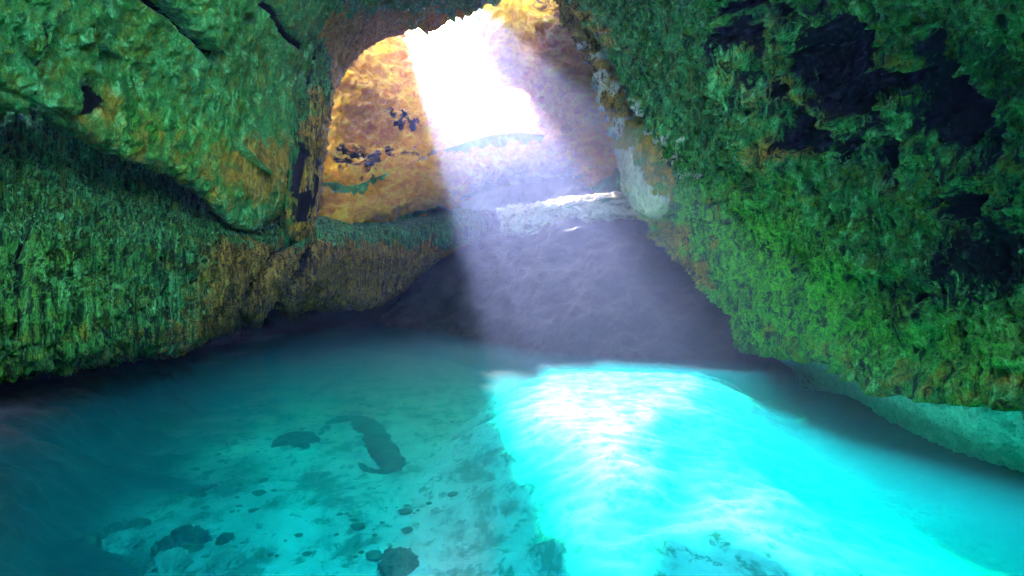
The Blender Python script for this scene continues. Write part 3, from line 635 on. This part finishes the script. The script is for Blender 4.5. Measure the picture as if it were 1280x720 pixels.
# the curved reef: a bent ridge of rock
path = [(398, 546), (418, 530), (436, 526), (456, 532), (470, 548), (478, 566), (490, 584), (478, 592), (462, 590), (448, 580)]
wid = [6, 10, 12, 12, 12, 12, 13, 11, 8, 5]
pc = catmull(np.array([[*bed_point(*a), w] for a, w in zip(path, wid)]), 110)
ring = 36; co = []
tg = np.gradient(pc[:, :2], axis=0); tg /= np.linalg.norm(tg, axis=1)[:, None]
for i, c in enumerate(pc):
    s = math.sin(math.pi * i / (len(pc) - 1)) ** .35 + .02
    w = c[3] / F * c[1] * 1.35 * s
    for k in range(ring):
        a = 2 * math.pi * k / ring
        co.append((c[0] - tg[i, 1] * math.cos(a) * w, c[1] + tg[i, 0] * math.cos(a) * w * 1.3, c[2] + .02 + math.sin(a) * w * .35))
co = np.array(co); ctr = np.repeat(pc[:, :3], ring, 0)
co = ctr + (co - ctr) * (1 + .7 * fbm(co, 1.6, 4) + .25 * fbm(co, 6, 3, ridged=True))[:, None]
i, j = np.meshgrid(np.arange(len(pc) - 1), np.arange(ring), indexing='ij')
q = np.stack([i * ring + j, i * ring + (j + 1) % ring, (i + 1) * ring + (j + 1) % ring, (i + 1) * ring + j], -1).reshape(-1, 4)
reef = link('submerged_reef', mesh_np('submerged_reef', co, q), M_dark)
tag(reef, 'dark curved hook of reef rock under the turquoise water left of the sun patch', 'reef')

# pebbles and weed tufts scattered over the bed
bm = bmesh.new(); rnd = random.Random(5)
V = []; Q = []
for k in range(2600):
    y = 3.5 + 12 * rnd.random() ** 1.3; x = (rnd.random() - .5) * 1.9 * y * .9
    if perlin(np.array([[x * .7, y * .7, 3.3]]))[0] < -.02: continue
    s = .012 + .05 * rnd.random() ** 3; z = float(bed_z(0, y)) + .02
    o = len(V)
    for zz, kk in ((-.5, .8), (.3, 1), (.8, .5)):
        for a in range(6):
            r = s * kk * rnd.uniform(.7, 1.3); V.append((x + r * math.cos(a * 1.047) * 1.3, y + r * math.sin(a * 1.047) * 1.2, z + zz * s * .6))
    for l in (0, 6):
        for a in range(6): Q.append((o + l + a, o + l + (a + 1) % 6, o + l + 6 + (a + 1) % 6, o + l + 6 + a))
    Q.append((o + 12, o + 13, o + 14, o + 15)); Q.append((o + 12, o + 15, o + 16, o + 17))
bm.free()
peb = link('pebbles', mesh_np('pebbles', V, Q), M_mid); tag(peb, 'small olive pebbles strewn over the pale pool bed', kind='stuff')

# ------------------------------------------------------------------ light, world, camera
w = bpy.data.worlds.new('World'); bpy.context.scene.world = w; w.use_nodes = True
nt = w.node_tree; nt.nodes.clear()
sky = nt.nodes.new('ShaderNodeTexSky'); sky.sky_type = 'NISHITA'; sky.sun_disc = False
sky.sun_elevation = math.asin(SUN[2]); sky.sun_rotation = math.atan2(SUN[0], SUN[1])
bg = nt.nodes.new('ShaderNodeBackground'); bg.inputs[1].default_value = 0.15
wo = nt.nodes.new('ShaderNodeOutputWorld'); nt.links.new(sky.outputs[0], bg.inputs[0]); nt.links.new(bg.outputs[0], wo.inputs[0])
ld = bpy.data.lights.new('sun', 'SUN'); ld.energy = 2.2; ld.angle = math.radians(.5); ld.color = (1, .96, .90)
lo = bpy.data.objects.new('sun', ld); C.objects.link(lo); lo.rotation_euler = Vector(SUN).to_track_quat('Z', 'Y').to_euler(); lo.location = (0, 0, 60)

cd = bpy.data.cameras.new('camera'); cd.sensor_width = 36; cd.lens = F / 1280 * 36; cd.clip_end = 1000; cd.clip_start = .05
cam = bpy.data.objects.new('camera', cd); C.objects.link(cam); cam.location = (0, 0, H); cam.rotation_euler = (math.radians(90), 0, 0)
S = bpy.context.scene; S.camera = cam
S.view_settings.view_transform = 'Standard'; S.view_settings.look = 'None'; S.view_settings.exposure = 5.6; S.view_settings.gamma = 1
S.view_settings.use_curve_mapping = False
S.render.engine = 'CYCLES'
cy = S.cycles; cy.use_denoising = True; cy.max_bounces = 8; cy.diffuse_bounces = 5; cy.volume_bounces = 2; cy.transparent_max_bounces = 12; cy.caustics_reflective = False
cy.sample_clamp_indirect = 6
